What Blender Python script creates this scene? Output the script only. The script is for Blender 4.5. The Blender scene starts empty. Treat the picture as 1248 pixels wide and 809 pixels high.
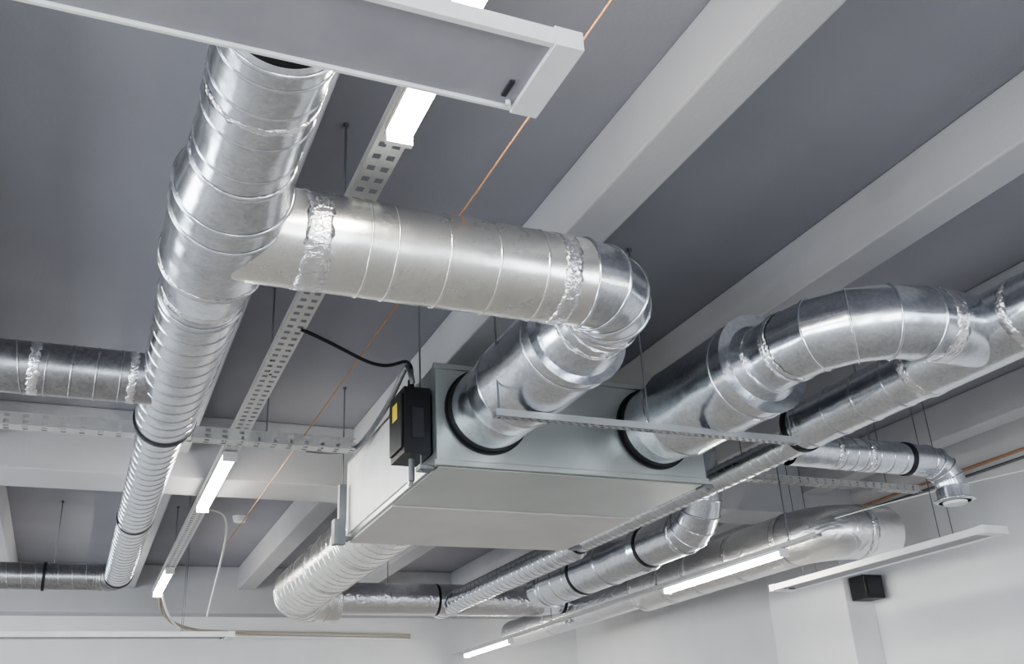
import bpy, math, random
from mathutils import Vector, Matrix
random.seed(7)
H = 1.6   # eye height; all z values below are relative to it
scene = bpy.context.scene
COL = scene.collection
try:
    scene.view_settings.look = 'AgX - Medium High Contrast'
except Exception as e:
    print("look not set", e)

# ------------------------------------------------------------------ materials
def new_mat(name):
    m = bpy.data.materials.new(name); m.use_nodes = True
    nt = m.node_tree; b = nt.nodes["Principled BSDF"]
    return m, nt, b

def coords(nt):
    tc = nt.nodes.new("ShaderNodeTexCoord")
    return tc.outputs["Object"]

def simple(name, col, rough=0.6, metal=0.0, nscale=6.0, var=0.06, bump=0.0, bscale=60.0):
    m, nt, b = new_mat(name)
    co = coords(nt)
    n = nt.nodes.new("ShaderNodeTexNoise"); n.inputs["Scale"].default_value = nscale; n.inputs["Detail"].default_value = 4
    nt.links.new(co, n.inputs["Vector"])
    r = nt.nodes.new("ShaderNodeValToRGB")
    r.color_ramp.elements[0].position = 0.3; r.color_ramp.elements[1].position = 0.7
    r.color_ramp.elements[0].color = (*[c*(1-var) for c in col], 1)
    r.color_ramp.elements[1].color = (*[min(1, c*(1+var)) for c in col], 1)
    nt.links.new(n.outputs["Fac"], r.inputs["Fac"]); nt.links.new(r.outputs["Color"], b.inputs["Base Color"])
    b.inputs["Roughness"].default_value = rough; b.inputs["Metallic"].default_value = metal
    if bump > 0:
        n2 = nt.nodes.new("ShaderNodeTexNoise"); n2.inputs["Scale"].default_value = bscale; n2.inputs["Detail"].default_value = 5
        nt.links.new(co, n2.inputs["Vector"])
        bp = nt.nodes.new("ShaderNodeBump"); bp.inputs["Strength"].default_value = bump; bp.inputs["Distance"].default_value = 0.01
        nt.links.new(n2.outputs["Fac"], bp.inputs["Height"]); nt.links.new(bp.outputs["Normal"], b.inputs["Normal"])
    return m

def galv(name, lo=(0.56,0.59,0.63), hi=(0.78,0.80,0.83), r0=0.15, r1=0.27, wav=0.24):
    m, nt, b = new_mat(name)
    co = coords(nt)
    v = nt.nodes.new("ShaderNodeTexVoronoi"); v.inputs["Scale"].default_value = 60
    nt.links.new(co, v.inputs["Vector"])
    sep = nt.nodes.new("ShaderNodeSeparateColor"); nt.links.new(v.outputs["Color"], sep.inputs["Color"])
    n = nt.nodes.new("ShaderNodeTexNoise"); n.inputs["Scale"].default_value = 4; n.inputs["Detail"].default_value = 4; n.inputs["Roughness"].default_value = 0.55
    nt.links.new(co, n.inputs["Vector"])
    mx = nt.nodes.new("ShaderNodeMix"); mx.inputs[0].default_value = 0.35
    nt.links.new(n.outputs["Fac"], mx.inputs[2]); nt.links.new(sep.outputs["Red"], mx.inputs[3])
    r = nt.nodes.new("ShaderNodeValToRGB")
    r.color_ramp.elements[0].position = 0.2; r.color_ramp.elements[1].position = 0.8
    r.color_ramp.elements[0].color = (*lo, 1); r.color_ramp.elements[1].color = (*hi, 1)
    nt.links.new(mx.outputs[0], r.inputs["Fac"]); nt.links.new(r.outputs["Color"], b.inputs["Base Color"])
    mr = nt.nodes.new("ShaderNodeMapRange"); mr.inputs["From Min"].default_value = 0.2; mr.inputs["From Max"].default_value = 0.8
    mr.inputs["To Min"].default_value = r0; mr.inputs["To Max"].default_value = r1
    nt.links.new(n.outputs["Fac"], mr.inputs["Value"]); nt.links.new(mr.outputs["Result"], b.inputs["Roughness"])
    b.inputs["Metallic"].default_value = 1.0
    n2 = nt.nodes.new("ShaderNodeTexNoise"); n2.inputs["Scale"].default_value = 5.5; n2.inputs["Detail"].default_value = 1.5
    nt.links.new(co, n2.inputs["Vector"])
    bp = nt.nodes.new("ShaderNodeBump"); bp.inputs["Strength"].default_value = wav; bp.inputs["Distance"].default_value = 0.03
    nt.links.new(n2.outputs["Fac"], bp.inputs["Height"]); nt.links.new(bp.outputs["Normal"], b.inputs["Normal"])
    return m

def foil(name, col=(0.8,0.8,0.82), rough=0.25, scale=22, strength=0.5, metal=1.0, dist=0.012):
    m, nt, b = new_mat(name)
    co = coords(nt)
    v = nt.nodes.new("ShaderNodeTexNoise"); v.inputs["Scale"].default_value = scale; v.inputs["Detail"].default_value = 3; v.inputs["Distortion"].default_value = 1.2
    nt.links.new(co, v.inputs["Vector"])
    bp = nt.nodes.new("ShaderNodeBump"); bp.inputs["Strength"].default_value = strength; bp.inputs["Distance"].default_value = dist
    nt.links.new(v.outputs["Fac"], bp.inputs["Height"]); nt.links.new(bp.outputs["Normal"], b.inputs["Normal"])
    b.inputs["Base Color"].default_value = (*col, 1); b.inputs["Roughness"].default_value = rough; b.inputs["Metallic"].default_value = metal
    return m

def emit(name, col, s):
    m, nt, b = new_mat(name)
    b.inputs["Base Color"].default_value = (1,1,1,1)
    b.inputs["Emission Color"].default_value = (*col, 1); b.inputs["Emission Strength"].default_value = s
    return m

GALV = galv("galvanized_steel")
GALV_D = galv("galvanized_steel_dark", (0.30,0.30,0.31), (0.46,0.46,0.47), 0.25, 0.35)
GALV_W = galv("galvanized_steel_pale", (0.80,0.80,0.76), (0.88,0.88,0.84), 0.25, 0.29, 0.2)
TAPE = foil("aluminium_tape", (0.86,0.86,0.87), 0.2, 26, 0.8, 1.0, .015)
FOIL = foil("foil_insulation", (0.76,0.76,0.78), 0.28, 12, 0.7, 1.0, 0.02)
INSW = foil("foil_insulation_jacket", (0.84,0.84,0.84), 0.32, 6, 0.45, 1.0, 0.03)
BLACK = simple("black_rubber", (0.012,0.012,0.014), 0.45)
RODM = simple("zinc_rod", (0.22,0.23,0.24), 0.45, 0.8)
STRUT = simple("zinc_strut", (0.60,0.60,0.59), 0.38, 0.65)
STRUTG = simple("grey_strut", (0.40,0.41,0.42), 0.4, 0.75)
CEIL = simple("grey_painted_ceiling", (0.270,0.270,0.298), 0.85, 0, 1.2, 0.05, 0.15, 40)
BEAM = simple("grey_paint_lit_beam", (0.445,0.447,0.462), 0.75, 0, 1.5, 0.05, 0.15, 40)  # same paint as ceiling, lightened to stand in for light on the beams
WALL = simple("painted_wall", (0.70,0.70,0.71), 0.8, 0, 1.5, 0.04, 0.12, 50)
FLOOR = simple("concrete_floor", (0.37,0.36,0.35), 0.6, 0, 2.0, 0.1, 0.1, 30)
AHUM = simple("ahu_sheet_metal", (0.46,0.485,0.47), 0.33, 0.75, 2.0, 0.06, 0.03, 8)
AHUB = simple("ahu_bottom_panel", (0.55,0.535,0.51), 0.5, 0.15, 2.0, 0.06)
WHITE = simple("white_powder_coat", (0.80,0.80,0.79), 0.4)
HPAN = simple("heater_shaded_grey_panel", (0.33,0.325,0.355), 0.5)  # grey underside, with its shading put into the darker tone
YEL = simple("yellow_label", (0.8,0.6,0.05), 0.5)
ORANGE = simple("orange_wire", (0.45,0.25,0.14), 0.6)
TAN = simple("tan_cable", (0.42,0.37,0.30), 0.6)
LITE = emit("lit_diffuser", (1.0,0.94,0.84), 70)
DARK = simple("dark_recess", (0.03,0.03,0.035), 0.7)

# ------------------------------------------------------------------ mesh builder
class MB:
    def __init__(s): s.v=[]; s.f=[]; s.m=[]; s.sm=[]; s.mats=[]
    def mi(s, mat):
        if mat not in s.mats: s.mats.append(mat)
        return s.mats.index(mat)
    def quad(s, ids, mat, smooth=False):
        s.f.append(ids); s.m.append(s.mi(mat)); s.sm.append(smooth)
    def box(s, x0,x1,y0,y1,z0,z1, mat):
        b=len(s.v)
        for x in (x0,x1):
            for y in (y0,y1):
                for z in (z0,z1): s.v.append(Vector((x,y,z)))
        for f in ((0,1,3,2),(4,6,7,5),(0,4,5,1),(2,3,7,6),(0,2,6,4),(1,5,7,3)):
            s.quad([b+i for i in f], mat)
    def ring(s, c, d, u, r, n=48, noise=0.0):
        w = d.cross(u); b=len(s.v)
        for i in range(n):
            a=2*math.pi*i/n; rr = r + (random.uniform(-noise,noise) if noise else 0)
            s.v.append(c + (u*math.cos(a)+w*math.sin(a))*rr)
        return b
    def bridge(s, a, b, n, mat, smooth=True):
        for i in range(n):
            j=(i+1)%n; s.quad([a+i,a+j,b+j,b+i], mat, smooth)
    def cap(s, c, d, u, r, mat, n=48):
        b=s.ring(c,d,u,r,n); s.quad([b+i for i in range(n)], mat)
    def tube(s, c0, c1, r0, r1, mat, n=48, caps=False):
        d=(c1-c0).normalized(); u=perp(d)
        a=s.ring(c0,d,u,r0,n); b=s.ring(c1,d,u,r1,n); s.bridge(a,b,n,mat)
        if caps: s.cap(c0,d,u,r0,mat,n); s.cap(c1,d,u,r1,mat,n)
    def build(s, name, bevel=0.0):
        me=bpy.data.meshes.new(name)
        me.from_pydata([(p.x,p.y,p.z+H) for p in s.v], [], s.f)
        for m in s.mats: me.materials.append(m)
        for i,p in enumerate(me.polygons): p.material_index=s.m[i]; p.use_smooth=s.sm[i]
        me.update()
        xs=[v.co for v in me.vertices]
        c=Vector([(min(p[k] for p in xs)+max(p[k] for p in xs))/2 for k in range(3)])
        me.transform(Matrix.Translation(-c))
        o=bpy.data.objects.new(name, me); o.location=c; COL.objects.link(o)
        if bevel>0:
            bv=o.modifiers.new("bevel","BEVEL"); bv.width=bevel; bv.segments=2; bv.limit_method='ANGLE'
        return o

def perp(d):
    r = Vector((0,0,1)) if abs(d.z)<0.9 else Vector((1,0,0))
    return d.cross(r).normalized()

X=Vector((1,0,0)); Y=Vector((0,1,0)); Z=Vector((0,0,1))

class Duct(MB):
    N=56
    def __init__(s, p, d, r, mat=GALV):
        super().__init__(); s.p=Vector(p); s.d=d.copy(); s.u=perp(d); s.r=r; s.mat=mat
    def bead(s, c=None, r=None, w=0.007, h=0.004, mat=None, d=None, u=None):
        c = s.p if c is None else c; r = s.r if r is None else r; d=d or s.d; u=u or s.u
        prof=[(-w,-.001),(-w*0.5,h),(w*0.5,h),(w,-.001)]
        ids=[s.ring(c+d*t,d,u,r+k,s.N) for t,k in prof]
        for a,b in zip(ids,ids[1:]): s.bridge(a,b,s.N,mat or s.mat,True)
        return s
    def straight(s, L, r2=None, spiral=None, beads=None, mat=None, dz=0.0):
        mat=mat or s.mat; r2 = s.r if r2 is None else r2
        k=max(1,int(L/0.25)); prev=s.ring(s.p,s.d,s.u,s.r,s.N)
        for i in range(1,k+1):
            t=i/k; b=s.ring(s.p+s.d*L*t+Z*dz*t,s.d,s.u,s.r+(r2-s.r)*t,s.N); s.bridge(prev,b,s.N,mat); prev=b
        if spiral: s.helix(L, spiral, r2, mat)
        if beads:
            t=beads*0.5
            while t<L-0.03:
                s.bead(s.p+s.d*t, s.r+(r2-s.r)*t/L, mat=mat); t+=beads
        s.p=s.p+s.d*L+Z*dz; s.r=r2
        return s
    def helix(s, L, pitch, r2, mat):
        n=40; w=s.d.cross(s.u); tot=int((L-0.02)/pitch*n); hw=0.0065; hh=0.004; prev=None
        for i in range(tot+1):
            a=2*math.pi*i/n; t=pitch*i/n+0.01; r=s.r+(r2-s.r)*t/L
            rad=s.u*math.cos(a)+w*math.sin(a); c=s.p+s.d*t
            b=len(s.v)
            for q,h in ((-hw,-0.001),(-hw*0.4,hh),(hw*0.4,hh),(hw,-0.001)):
                s.v.append(c+s.d*q+rad*(r+h))
            if prev is not None:
                for k in range(3): s.quad([prev+k,prev+k+1,b+k+1,b+k],mat,True)
            prev=b
    def band(s, w=0.05, h=0.006, mat=BLACK, off=0.0, noise=0.0):
        c=s.p+s.d*off; k=max(2,int(w/0.018)) if noise else 1
        ids=[s.ring(c-s.d*w/2,s.d,s.u,s.r-0.001,s.N)]
        for i in range(k+1):
            ids.append(s.ring(c+s.d*w*(i/k-0.5),s.d,s.u,s.r+h,s.N,noise))
        ids.append(s.ring(c+s.d*w/2,s.d,s.u,s.r-0.001,s.N))
        if noise:
            for q in (ids[1],ids[-2],ids[0],ids[-1]):
                for i in range(s.N): s.v[q+i]+= s.d*random.uniform(-0.009,0.009)
        for a,b in zip(ids,ids[1:]): s.bridge(a,b,s.N,mat, bool(noise))
        return s
    def tape(s, w=0.07, off=0.0): return s.band(w,0.003,TAPE,off,0.0014)
    def clamp(s, off=0.0, w=0.035):
        s.band(w,0.009,BLACK,off); return s
    def step(s, r2, lip=0.012, mat=None):
        mat=mat or s.mat
        rm=max(s.r,r2)+lip
        ids=[s.ring(s.p,s.d,s.u,s.r,s.N), s.ring(s.p,s.d,s.u,rm,s.N), s.ring(s.p+s.d*0.012,s.d,s.u,rm,s.N), s.ring(s.p+s.d*0.012,s.d,s.u,r2,s.N)]
        for a,b in zip(ids,ids[1:]): s.bridge(a,b,s.N,mat,False)
        s.p=s.p+s.d*0.012; s.r=r2
        return s
    def bend(s, nd, R, n=4, mat=None, beads=True, smooth=False):
        mat=mat or s.mat
        k=s.d.cross(nd).normalized(); ctr=s.p+nd*R
        ang=s.d.angle(nd); p0=s.p-ctr; d0=s.d.copy(); u0=s.u.copy()
        prev=None
        for i in range(n+1):
            q=Matrix.Rotation(ang*i/n,3,k); p=ctr+q@p0; d=q@d0; u=q@u0
            b=s.ring(p,d,u,s.r,s.N)
            if prev is not None: s.bridge(prev,b,s.N,mat)
            if beads: s.bead(p,s.r,0.007,0.008,mat,d,u)
            prev = b if smooth else s.ring(p,d,u,s.r,s.N)
            s.p,s.d,s.u=p,d,u
        s.d=nd.copy()
        return s
    def end(s, mat=None):
        s.cap(s.p,s.d,s.u,s.r,mat or s.mat,s.N); return s
    def valve(s):
        s.bead(w=0.012,h=0.03)
        s.cap(s.p,s.d,s.u,s.r+0.02,DARK,s.N)
        s.tube(s.p+s.d*0.01,s.p+s.d*0.03,s.r*0.75,s.r*0.7,WHITE,s.N,True)
        return s

# ------------------------------------------------------------------ room shell
XL,XR,Y0,Y1,ZF,ZC=-6.0,8.2,-4.0,16.0,-1.6,3.0
def shell(name,b,mat):
    m=MB(); m.box(*b,mat); return m.build(name)
shell("floor",(XL-.2,XR+.2,Y0-.2,Y1+.2,ZF-.2,ZF),FLOOR)
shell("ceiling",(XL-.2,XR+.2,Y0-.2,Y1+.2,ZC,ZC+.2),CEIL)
shell("wall_right",(XR,XR+.2,Y0-.2,Y1+.2,ZF,ZC),WALL)
shell("wall_far",(XL,XR,Y1,Y1+.2,ZF,ZC),WALL)
zs,zt=-0.7,1.8
def wall_added_windows(name, axis, wins, lo, hi, energy, k0):  # unseen room walls; their windows are added to light the ducts
    m=MB()
    def bx(mm,a,b,z0,z1,mat,o0=-.2,o1=0.0):
        if axis=='y': mm.box(XL+o0,XL+o1,a,b,z0,z1,mat)
        else: mm.box(a,b,Y0+o0,Y0+o1,z0,z1,mat)
    bx(m,lo,hi,ZF,zs,WALL); bx(m,lo,hi,zt,ZC,WALL)
    ed=[lo]+[e for w in wins for e in w]+[hi]
    for i in range(0,len(ed),2): bx(m,ed[i],ed[i+1],zs,zt,WALL)
    m.build(name)
    for i,(a,b) in enumerate(wins):
        m=MB(); mid=(a+b)/2
        for q in (a,mid-.03,b-.06): bx(m,q,q+.06,zs,zt,WHITE,-.14,-.06)
        bx(m,a,b,zs,zs+.06,WHITE,-.14,-.06); bx(m,a,b,zt-.06,zt,WHITE,-.14,-.06)
        m.build("added_window_%d"%(k0+i))
        L=bpy.data.lights.new("added_daylight","AREA"); L.shape='RECTANGLE'; L.size=b-a; L.size_y=zt-zs; L.energy=energy*(b-a)/3; L.color=(0.86,0.93,1.0)  # area lamp added behind each opening for fill and metal reflections
        o=bpy.data.objects.new("added_daylight",L); COL.objects.link(o)
        if axis=='y':
            o.location=(XL-.25,mid,(zs+zt)/2+H); o.rotation_euler=(0,math.radians(-90),0); L.size,L.size_y=zt-zs,b-a
        else:
            o.location=(mid,Y0-.25,(zs+zt)/2+H); o.rotation_euler=(math.radians(90),0,0)
wall_added_windows("wall_left",'y',[(-1.5,0.3),(3.0,4.8),(7.8,9.6),(12.2,14.0)],Y0-.2,Y1+.2,420,1)
wall_added_windows("wall_near",'x',[(-3.8,-2.2),(0.6,2.2),(5.0,6.6)],XL,XR,350,5)
# beams
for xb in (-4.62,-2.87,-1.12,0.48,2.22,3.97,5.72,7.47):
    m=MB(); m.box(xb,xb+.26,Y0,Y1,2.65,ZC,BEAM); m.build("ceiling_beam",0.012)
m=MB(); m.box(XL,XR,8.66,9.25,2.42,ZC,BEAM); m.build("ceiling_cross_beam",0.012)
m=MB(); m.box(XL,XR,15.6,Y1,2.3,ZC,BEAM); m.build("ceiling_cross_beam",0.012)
m=MB(); m.box(7.8,XR,8.63,9.97,ZF,2.42,WALL); m.build("wall_pilaster",0.01)

# ------------------------------------------------------------------ ducts
D=Duct((0.365,0.6,2.1),Y,0.165)
D.straight(1.75,spiral=0.12); D.clamp(-0.01,0.04); D.straight(0.03,0.192)
D.bead(h=.008).straight(0.3,beads=0.15); D.tape(0.03); D.straight(0.42,beads=0.21); D.bead(h=0.008); D.tape(.05,.02)
D.straight(0.22,0.228); D.bead(h=.008).straight(0.15); D.bead(h=0.008); D.straight(0.45); D.bead(h=0.008); D.tape(.04)
D.straight(0.28,0.195); D.tape(0.06); D.straight(0.1); D.bead(h=0.008)
D.straight(1.85,0.183,spiral=0.15); D.clamp(0,0.04); D.straight(0.10,0.145)
D.straight(2.6,spiral=0.14); D.clamp(0,.03); D.straight(2.65,spiral=0.14); D.clamp(0,0.03)
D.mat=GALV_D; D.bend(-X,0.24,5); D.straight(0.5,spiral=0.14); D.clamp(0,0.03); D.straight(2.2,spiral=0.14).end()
D.build("spiral_duct_with_tee")
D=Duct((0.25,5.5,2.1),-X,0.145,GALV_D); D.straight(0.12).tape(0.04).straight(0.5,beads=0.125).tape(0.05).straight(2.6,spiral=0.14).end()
D.build("spiral_branch_duct")
# branch to AHU
D=Duct((0.34,3.65,2.092),X,0.215,GALV_W)
D.straight(0.39); D.tape(0.11); D.straight(0.22); D.bead(); D.straight(0.95,beads=0.235); D.tape(0.08); D.straight(0.13)
D.mat=GALV; D.bend(Y,0.26,4); D.tape(0.06); D.straight(0.12); D.tape(.04); D.straight(0.16,0.25); D.step(0.285)
D.straight(0.1).bead(h=.008).straight(0.65).bead().straight(0.2,0.27); D.straight(5.5-D.p.y); D.clamp(-.03,.05); XA=D.p.x
D.build("elbow_duct")
# right main run
D=Duct((4.5,1.0,2.07),Y,0.205)
D.straight(2.0,spiral=0.15).bead(h=.008).straight(0.2).tape(.05).straight(0.75).tape(0.06).straight(0.06,0.17,dz=-.03).straight(1.09,0.165,beads=.28)
D.clamp(0,0.04).straight(0.16,0.095,dz=-.08).straight(3.3,spiral=0.10).clamp(0,.03).straight(0.08,0.14).straight(12.78-D.p.y,spiral=0.14)
D.build("spiral_duct_with_tee")
# its branch to the AHU
D=Duct((4.54,3.5,2.08),-X,0.205)
D.straight(0.40).tape(0.09).straight(0.12).bend(Y,0.48,4).tape(0.06).straight(0.2).tape(.04).straight(0.06,.24).step(0.30)
D.straight(0.12).bead(h=.008).straight(0.75).bead().straight(0.2,0.27).straight(5.5-D.p.y).clamp(-.03,.05); XB=D.p.x
D.build("elbow_duct")
# little diffuser branch
D=Duct((4.56,5.35,1.97),X,0.12)
D.straight(0.4).tape(.04).straight(0.3,beads=.1).tape(.04).straight(0.4,beads=.13).clamp(0,.035).straight(0.22).bend(-Z,0.2,4).straight(0.1).valve()
D.build("diffuser_branch_duct")
# return duct
D=Duct((2.42,7.78,2.02),Y,0.30,GALV_W)
D.straight(1.17,spiral=.2).bead(h=.008).straight(1.3,spiral=.2).bead(h=.008).tape(.06).straight(1.6,spiral=.2).bend(X,0.55,5).tape(.08).straight(.05,.2)
D.mat=FOIL; D.straight(1.3).bead(mat=BLACK,w=.02).straight(1.5,beads=.5); D.mat=GALV; D.straight(0.35,.15).clamp().bend(-Z,.2,4).straight(.08).valve()
D.build("return_duct")
# far-right drop duct
D=Duct((5.05,7.2,2.995),-Z,0.2)
D.straight(0.8).bend(Y,0.33,5).tape(.05).straight(.6).clamp().straight(.1,.23).straight(.7).bead(h=.008).straight(.6).clamp().straight(0.85,beads=.3).step(.19).straight(.3).end()
D.build("drop_duct")
# big insulated duct
D=Duct((7.2,7.25,1.88),-X,0.26,INSW)
D.end(); D.straight(.35).tape(.07).bend(Y,.45,5,beads=False,smooth=True).tape(.08,-.02).straight(.8).tape(.07).straight(.8).tape(.08).straight(.6).tape(.07).straight(.6).tape(.08); D.mat=FOIL
D.straight(.08,.2).straight(2.6).tape(.06).straight(1.5).end()
D.build("insulated_duct")

# ------------------------------------------------------------------ air handling unit
m=MB(); x0,x1,y0,y1,z0,z1=1.94,3.93,5.5,7.76,1.72,2.39
m.box(x0,x1,y0,y1,z0,z1,AHUM)
m.box(x0+.02,x1-.02,y0+.03,y0+1.0,z0-.012,z0,AHUM)
m.box(x0+.02,x1-.02,y0+1.02,y1-.02,z0-.018,z0,AHUB)
m.box(x0-.012,x0,y0+.55,y1-.06,z0+.04,z1-.04,WHITE)
m.box(x0-.02,x0,y0+.5,y0+.54,z0,z1,AHUM)
for x in (x0,x1):
    for y in (y0+.05,y1-.15):
        s=-1 if x==x0 else 1
        m.box(min(x,x+s*.09),max(x,x+s*.09),y,y+.1,z0-.02,z0-.012+.02,RODM)
m.box(x0-.015,x1+.015,y0-.012,y0+.015,z1-.03,z1+.006,AHUM)
m.box(x0-.015,x1+.015,y0-.012,y0+.015,z0-.006,z0+.03,AHUM)
for xx,zz in ((XA,2.092),(XB,2.08)):
    m.tube(Vector((xx,5.485,zz)),Vector((xx,5.51,zz)),.292,.292,BLACK,48,True)
m.build("air_handling_unit",0.004)
# control box
m=MB(); m.box(1.75,1.925,5.56,5.86,1.80,2.24,BLACK); m.box(1.735,1.75,5.58,5.84,1.84,2.2,BLACK)
m.box(1.731,1.735,5.66,5.76,2.05,2.16,YEL); m.box(1.80,1.88,5.553,5.56,1.9,2.1,DARK)
m.tube(Vector((1.84,5.7,1.8)),Vector((1.84,5.7,1.66)),.02,.02,RODM,16,True)
m.tube(Vector((1.84,5.7,2.24)),Vector((1.84,5.7,2.34)),.025,.02,BLACK,16,True)
m.build("control_box",0.006)

def cable(name, pts, r, mat, cyc=False):
    c=bpy.data.curves.new(name,'CURVE'); c.dimensions='3D'; c.bevel_depth=r; c.bevel_resolution=3
    sp=c.splines.new('NURBS'); sp.points.add(len(pts)-1); sp.use_endpoint_u=True; sp.order_u=min(4,len(pts))
    for q,p in zip(sp.points,pts): q.co=(p[0],p[1],p[2]+H,1)
    c.materials.append(mat); o=bpy.data.objects.new(name,c); COL.objects.link(o); return o
cable("power_cable",[(1.0,5.15,2.36),(1.2,5.2,2.32),(1.45,5.3,2.24),(1.65,5.45,2.32),(1.80,5.6,2.46),(1.86,5.7,2.40),(1.84,5.72,2.25)],.011,BLACK)
cable("power_cable",[(1.84,5.66,2.3),(1.80,5.62,2.44),(1.86,5.9,2.5),(1.9,6.4,2.42),(1.86,6.9,2.3),(1.85,7.3,2.3),(1.5,7.3,2.32)],.018,RODM)
cable("signal_wire",[(1.42,-3,2.36),(1.42,2,2.35),(1.43,6,2.34),(1.42,9,2.36),(1.42,11.5,2.36)],.005,ORANGE)
cable("wall_cable",[(8.15,0,2.52),(8.15,3,2.5),(8.15,6,2.52),(8.15,8.6,2.5)],.014,ORANGE)
cable("wall_cable",[(8.16,0,2.44),(8.16,3,2.45),(8.16,6,2.42),(8.16,8.6,2.45)],.014,RODM)
cable("ceiling_wire",[(8.1,5.3,2.2),(6.9,6.3,2.08),(6.2,7.6,1.9)],.006,WHITE)
cable("ceiling_wire",[(1.0,14.2,2.36),(1.1,14.8,2.1),(1.4,15.5,2.0),(2.2,15.92,2.08),(5.1,15.93,2.02)],.016,TAN)
cable("ceiling_wire",[(1.0,14.0,2.36),(1.15,14.6,2.0),(1.6,15.5,1.9),(2.4,15.92,2.02),(5.1,15.94,1.95)],.016,WHITE)
cable("ceiling_wire",[(1.0,14.1,2.36),(1.0,14.6,2.15),(1.3,15.4,2.1),(2.0,15.93,2.0),(5.1,15.94,1.98)],.014,TAN)
cable("ceiling_wire",[(1.0,9.6,2.38),(1.2,9.7,2.42),(1.3,9.8,2.3),(1.25,10.2,1.9),(1.2,10.4,1.5)],.011,STRUT)

# ------------------------------------------------------------------ perforated rails
def perf(m, p, d, s, L, w, per, mat, frac=.5):
    cols=[-.5,-.36,-.1,.1,.36,.5]
    n=int(L/per)
    for i in range(n):
        for seg,(a,b) in enumerate(((0,frac),(frac,1))):
            for c in range(5):
                if (c==1 and seg==1) or (c==3 and seg==(0 if frac==.5 else 1)): continue
                bse=len(m.v)
                for t,q in ((a,cols[c]),(b,cols[c]),(b,cols[c+1]),(a,cols[c+1])):
                    m.v.append(p+d*(i+t)*per+s*q*w)
                m.quad([bse,bse+1,bse+2,bse+3],mat)
    return n
def rail(name, p, d, L, w=0.08, h=0.035, per=0.05, mat=STRUT, side=False, frac=.5):
    m=MB(); p=Vector(p); s=d.cross(Z).normalized()
    n=perf(m,p,d,s,L,w,per,mat,frac)
    for sg in (-.5,.5):
        if side: perf(m,p+s*sg*w+Z*h/2,d,Z,L,h,per,mat,.7); continue
        for k in (0,1):
            a=p+s*sg*w; off=s*0.002*(1 if sg<0 else -1)*k; bse=len(m.v)
            m.v += [a+off,a+d*n*per+off,a+d*n*per+off+Z*h,a+off+Z*h]; m.quad([bse,bse+1,bse+2,bse+3],mat)
    return m.build(name)
rail("light_mounting_rail",(0.96,1.0,2.36),Y,13.4,0.13,.05,.09,frac=.6)
rail("cable_tray",(-5.5,7.1,2.27),X,7.35,0.12,.09,.12,side=True,frac=.7)
rail("cable_tray",(5.3,7.1,2.27),X,2.4,0.10,.06,.1,side=True,frac=.7)
rail("support_rail",(2.0,4.7,1.765),X,2.1,0.06,0.04,0.05,STRUTG)
rail("light_mounting_rail",(5.8,6.6,1.66),Y,9.2,0.07)

def rod(name,x,y,za,zb=2.999,r=.006):
    for xb in (0.48,2.22,3.97,5.72,7.47):
        if xb-.02<x<xb+.28: zb=2.649
    if 8.6<y<9.3: zb=2.419
    m=MB(); m.tube(Vector((x,y,za)),Vector((x,y,zb)),r,r,RODM,10,True)
    m.tube(Vector((x,y,za+.0)),Vector((x,y,za+.014)),r*2.2,r*2.2,RODM,6,True)
    m.tube(Vector((x,y,zb-.02)),Vector((x,y,zb)),r*2.6,r*2.6,RODM,6,True); m.build(name)
for x,y,z in ((1.87,7.62,1.69),(1.87,5.6,1.69),(4.0,7.62,1.69),(4.0,5.6,1.69),(2.03,4.7,1.76),(4.05,4.7,1.76),(3.0,4.7,1.76),
              (1.15,7.1,2.3),(-0.8,7.1,2.3),(0.96,5.9,2.36),(0.96,4.0,2.36),(5.5,7.1,2.28),(7.2,7.1,2.28),
              (4.5,6.6,2.05),(4.5,9.6,2.1),(5.8,7.0,1.7),(5.8,9.3,1.7),(5.8,12.0,1.7),(0.37,8.9,2.25),(0.37,11.2,2.25),(-0.3,12.0,2.25),
              (2.42,10.0,2.32),(3.8,12.85,2.22),(5.35,5.35,2.09),(6.45,9.5,2.14),(5.05,9.0,2.1),(0.96,10.6,2.36),(0.96,12.0,2.36)):
    rod("threaded_rod",x,y,z)
m=MB(); m.box(1.84,1.90,7.60,7.66,1.66,2.15,RODM); m.box(1.80,1.84,7.58,7.68,1.66,1.86,RODM); m.build("hanger_bracket",.003)

# ------------------------------------------------------------------ lights
def lamp(x,ya,yb,z,w=.075):
    m=MB(); m.box(x-w/2,x+w/2,ya,yb,z+.03,z+.055,WHITE)
    n=12; ids=[]
    for y in (ya+.01,yb-.01):
        b=len(m.v)
        for i in range(n+1):
            a=math.pi*i/n; m.v.append(Vector((x+math.cos(a)*w*.48,y,z+.03-math.sin(a)*.05)))
        ids.append(b)
    for i in range(n): m.quad([ids[0]+i,ids[0]+i+1,ids[1]+i+1,ids[1]+i],LITE,True)
    for b in ids: m.quad([b+i for i in range(n+1)],WHITE)
    m.box(x-w/2,x+w/2,ya-.015,ya+.01,z-.022,z+.055,WHITE); m.box(x-w/2,x+w/2,yb-.01,yb+.015,z-.022,z+.055,WHITE)
    m.build("fluorescent_light")
for ya,yb in ((-2.6,-1.1),(1.75,3.1),(7.6,9.3),(12.4,14.1)): lamp(0.96,ya,yb,2.30,.11)  # first lamp is unseen, added behind the camera for more light
for ya,yb in ((-1,.5),(7.1,9.1),(13.4,15.2)): lamp(5.8,ya,yb,1.6,.09)  # first lamp is unseen, added as extra light
for ya,yb in ((-1,.5),(4,5.5),(9,10.5)): lamp(-3.6,ya,yb,2.3,.1)  # whole row added out of view to brighten the room

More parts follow.
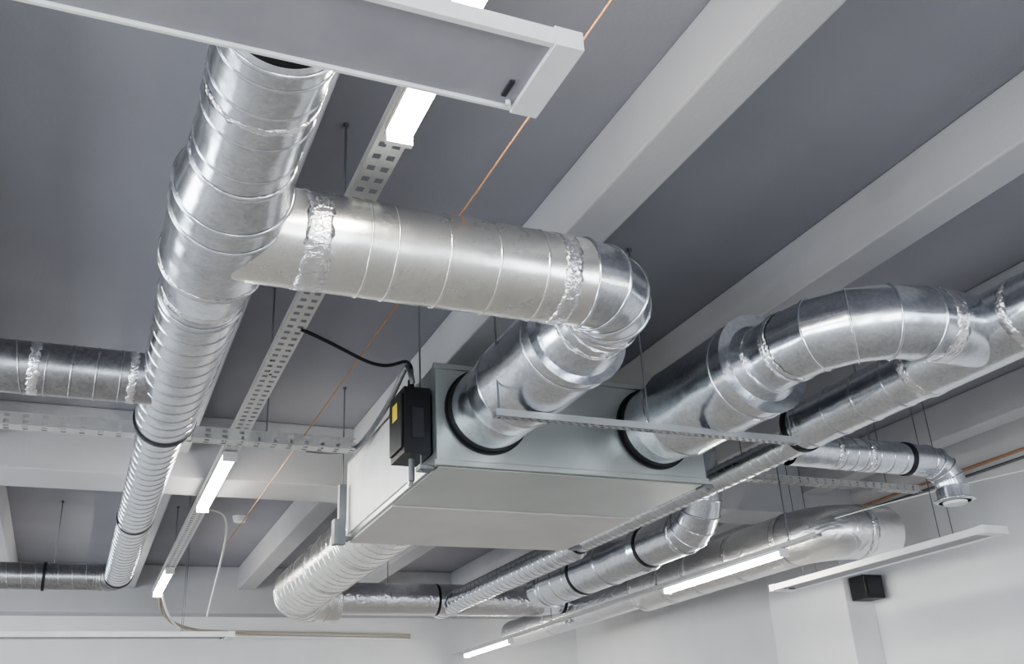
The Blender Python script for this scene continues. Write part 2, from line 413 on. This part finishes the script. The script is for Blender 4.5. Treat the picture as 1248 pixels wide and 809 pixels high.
# ------------------------------------------------------------------ radiant heaters
def heater(c, d, L, W, T=.055):
    m=MB()
    def bx(l0,l1,w0,w1,z0,z1,mat):
        if d=='x': m.box(c[0]+l0,c[0]+l1,c[1]+w0,c[1]+w1,c[2]+z0,c[2]+z1,mat)
        else: m.box(c[0]+w0,c[0]+w1,c[1]+l0,c[1]+l1,c[2]+z0,c[2]+z1,mat)
    e=.085
    bx(-L/2+e,L/2-e,-W/2+.02,W/2-.02,.03,T-.004,WHITE)
    bx(-L/2+e,L/2-e,-W/2,-W/2+.02,0,T,WHITE); bx(-L/2+e,L/2-e,W/2-.012,W/2,0,T,WHITE)
    bx(-L/2+e,L/2-e,-W/2+.02,W/2-.012,.012,.03,HPAN)
    bx(-L/2,-L/2+e,-W/2-.004,W/2+.004,-.004,T+.004,WHITE); bx(L/2-e,L/2,-W/2-.004,W/2+.004,-.004,T+.004,WHITE)
    bx(L/2-e-.05,L/2-e-.035,W/2-.12,W/2-.05,.004,.013,DARK)
    m.tube(Vector((c[0]+(L/2-e-.02 if d=='x' else 0),c[1]+(W/2-.03 if d=='x' else L/2-e-.02),c[2]-.006)),Vector((c[0]+(L/2-e-.02 if d=='x' else 0),c[1]+(W/2-.03 if d=='x' else L/2-e-.02),c[2]+.01)),.008,.008,WHITE,12,True)
    for q in (-L*.32,L*.32):
        for w in (-W*.3,W*.3):
            px,py=(c[0]+q,c[1]+w) if d=='x' else (c[0]+w,c[1]+q)
            top=2.999
            for xb in (-1.12,0.48,2.22,3.97,5.72,7.47):
                if xb-.01<px<xb+.27: top=2.649
            m.tube(Vector((px,py,c[2]+T-.004)),Vector((px,py,top)),.004,.004,RODM,8)
    m.build("radiant_heater_panel",.004)
heater((-0.22,1.96,1.75),'x',2.6,.31)
heater((6.5,6.75,1.45),'y',2.7,.26)
heater((0.1,11.7,1.45),'x',3.1,.3)

m=MB(); m.box(7.86,8.12,8.36,8.60,1.45,1.70,BLACK); m.box(7.9,8.08,8.35,8.36,1.48,1.67,DARK); m.box(7.96,8.02,8.6,8.63,1.55,1.6,RODM); m.build("wall_speaker",.01)
m=MB(); m.tube(Vector((1.73,12.35,2.93)),Vector((1.73,12.35,2.999)),.07,.09,WHITE,24,True); m.build("smoke_detector")
m=MB(); m.box(4.05,4.2,6.2,6.4,2.1,2.22,BLACK); m.build("junction_box",.005)

# ------------------------------------------------------------------ world + camera
w=bpy.data.worlds.new("world"); scene.world=w; w.use_nodes=True
w.node_tree.nodes["Background"].inputs[0].default_value=(.75,.85,1,1); w.node_tree.nodes["Background"].inputs[1].default_value=.6

B=Vector((.918,-.118,-.378)).normalized(); A=Vector((-.388,-.393,-.834)); A=(A-B*A.dot(B)).normalized(); U=B.cross(A)
cam=bpy.data.cameras.new("camera"); cam.sensor_width=36; cam.lens=34.04; cam.clip_start=.05
co=bpy.data.objects.new("camera",cam); COL.objects.link(co)
co.matrix_world=Matrix.Translation((0,0,H)) @ Matrix((B,A,U)).to_4x4()
scene.camera=co
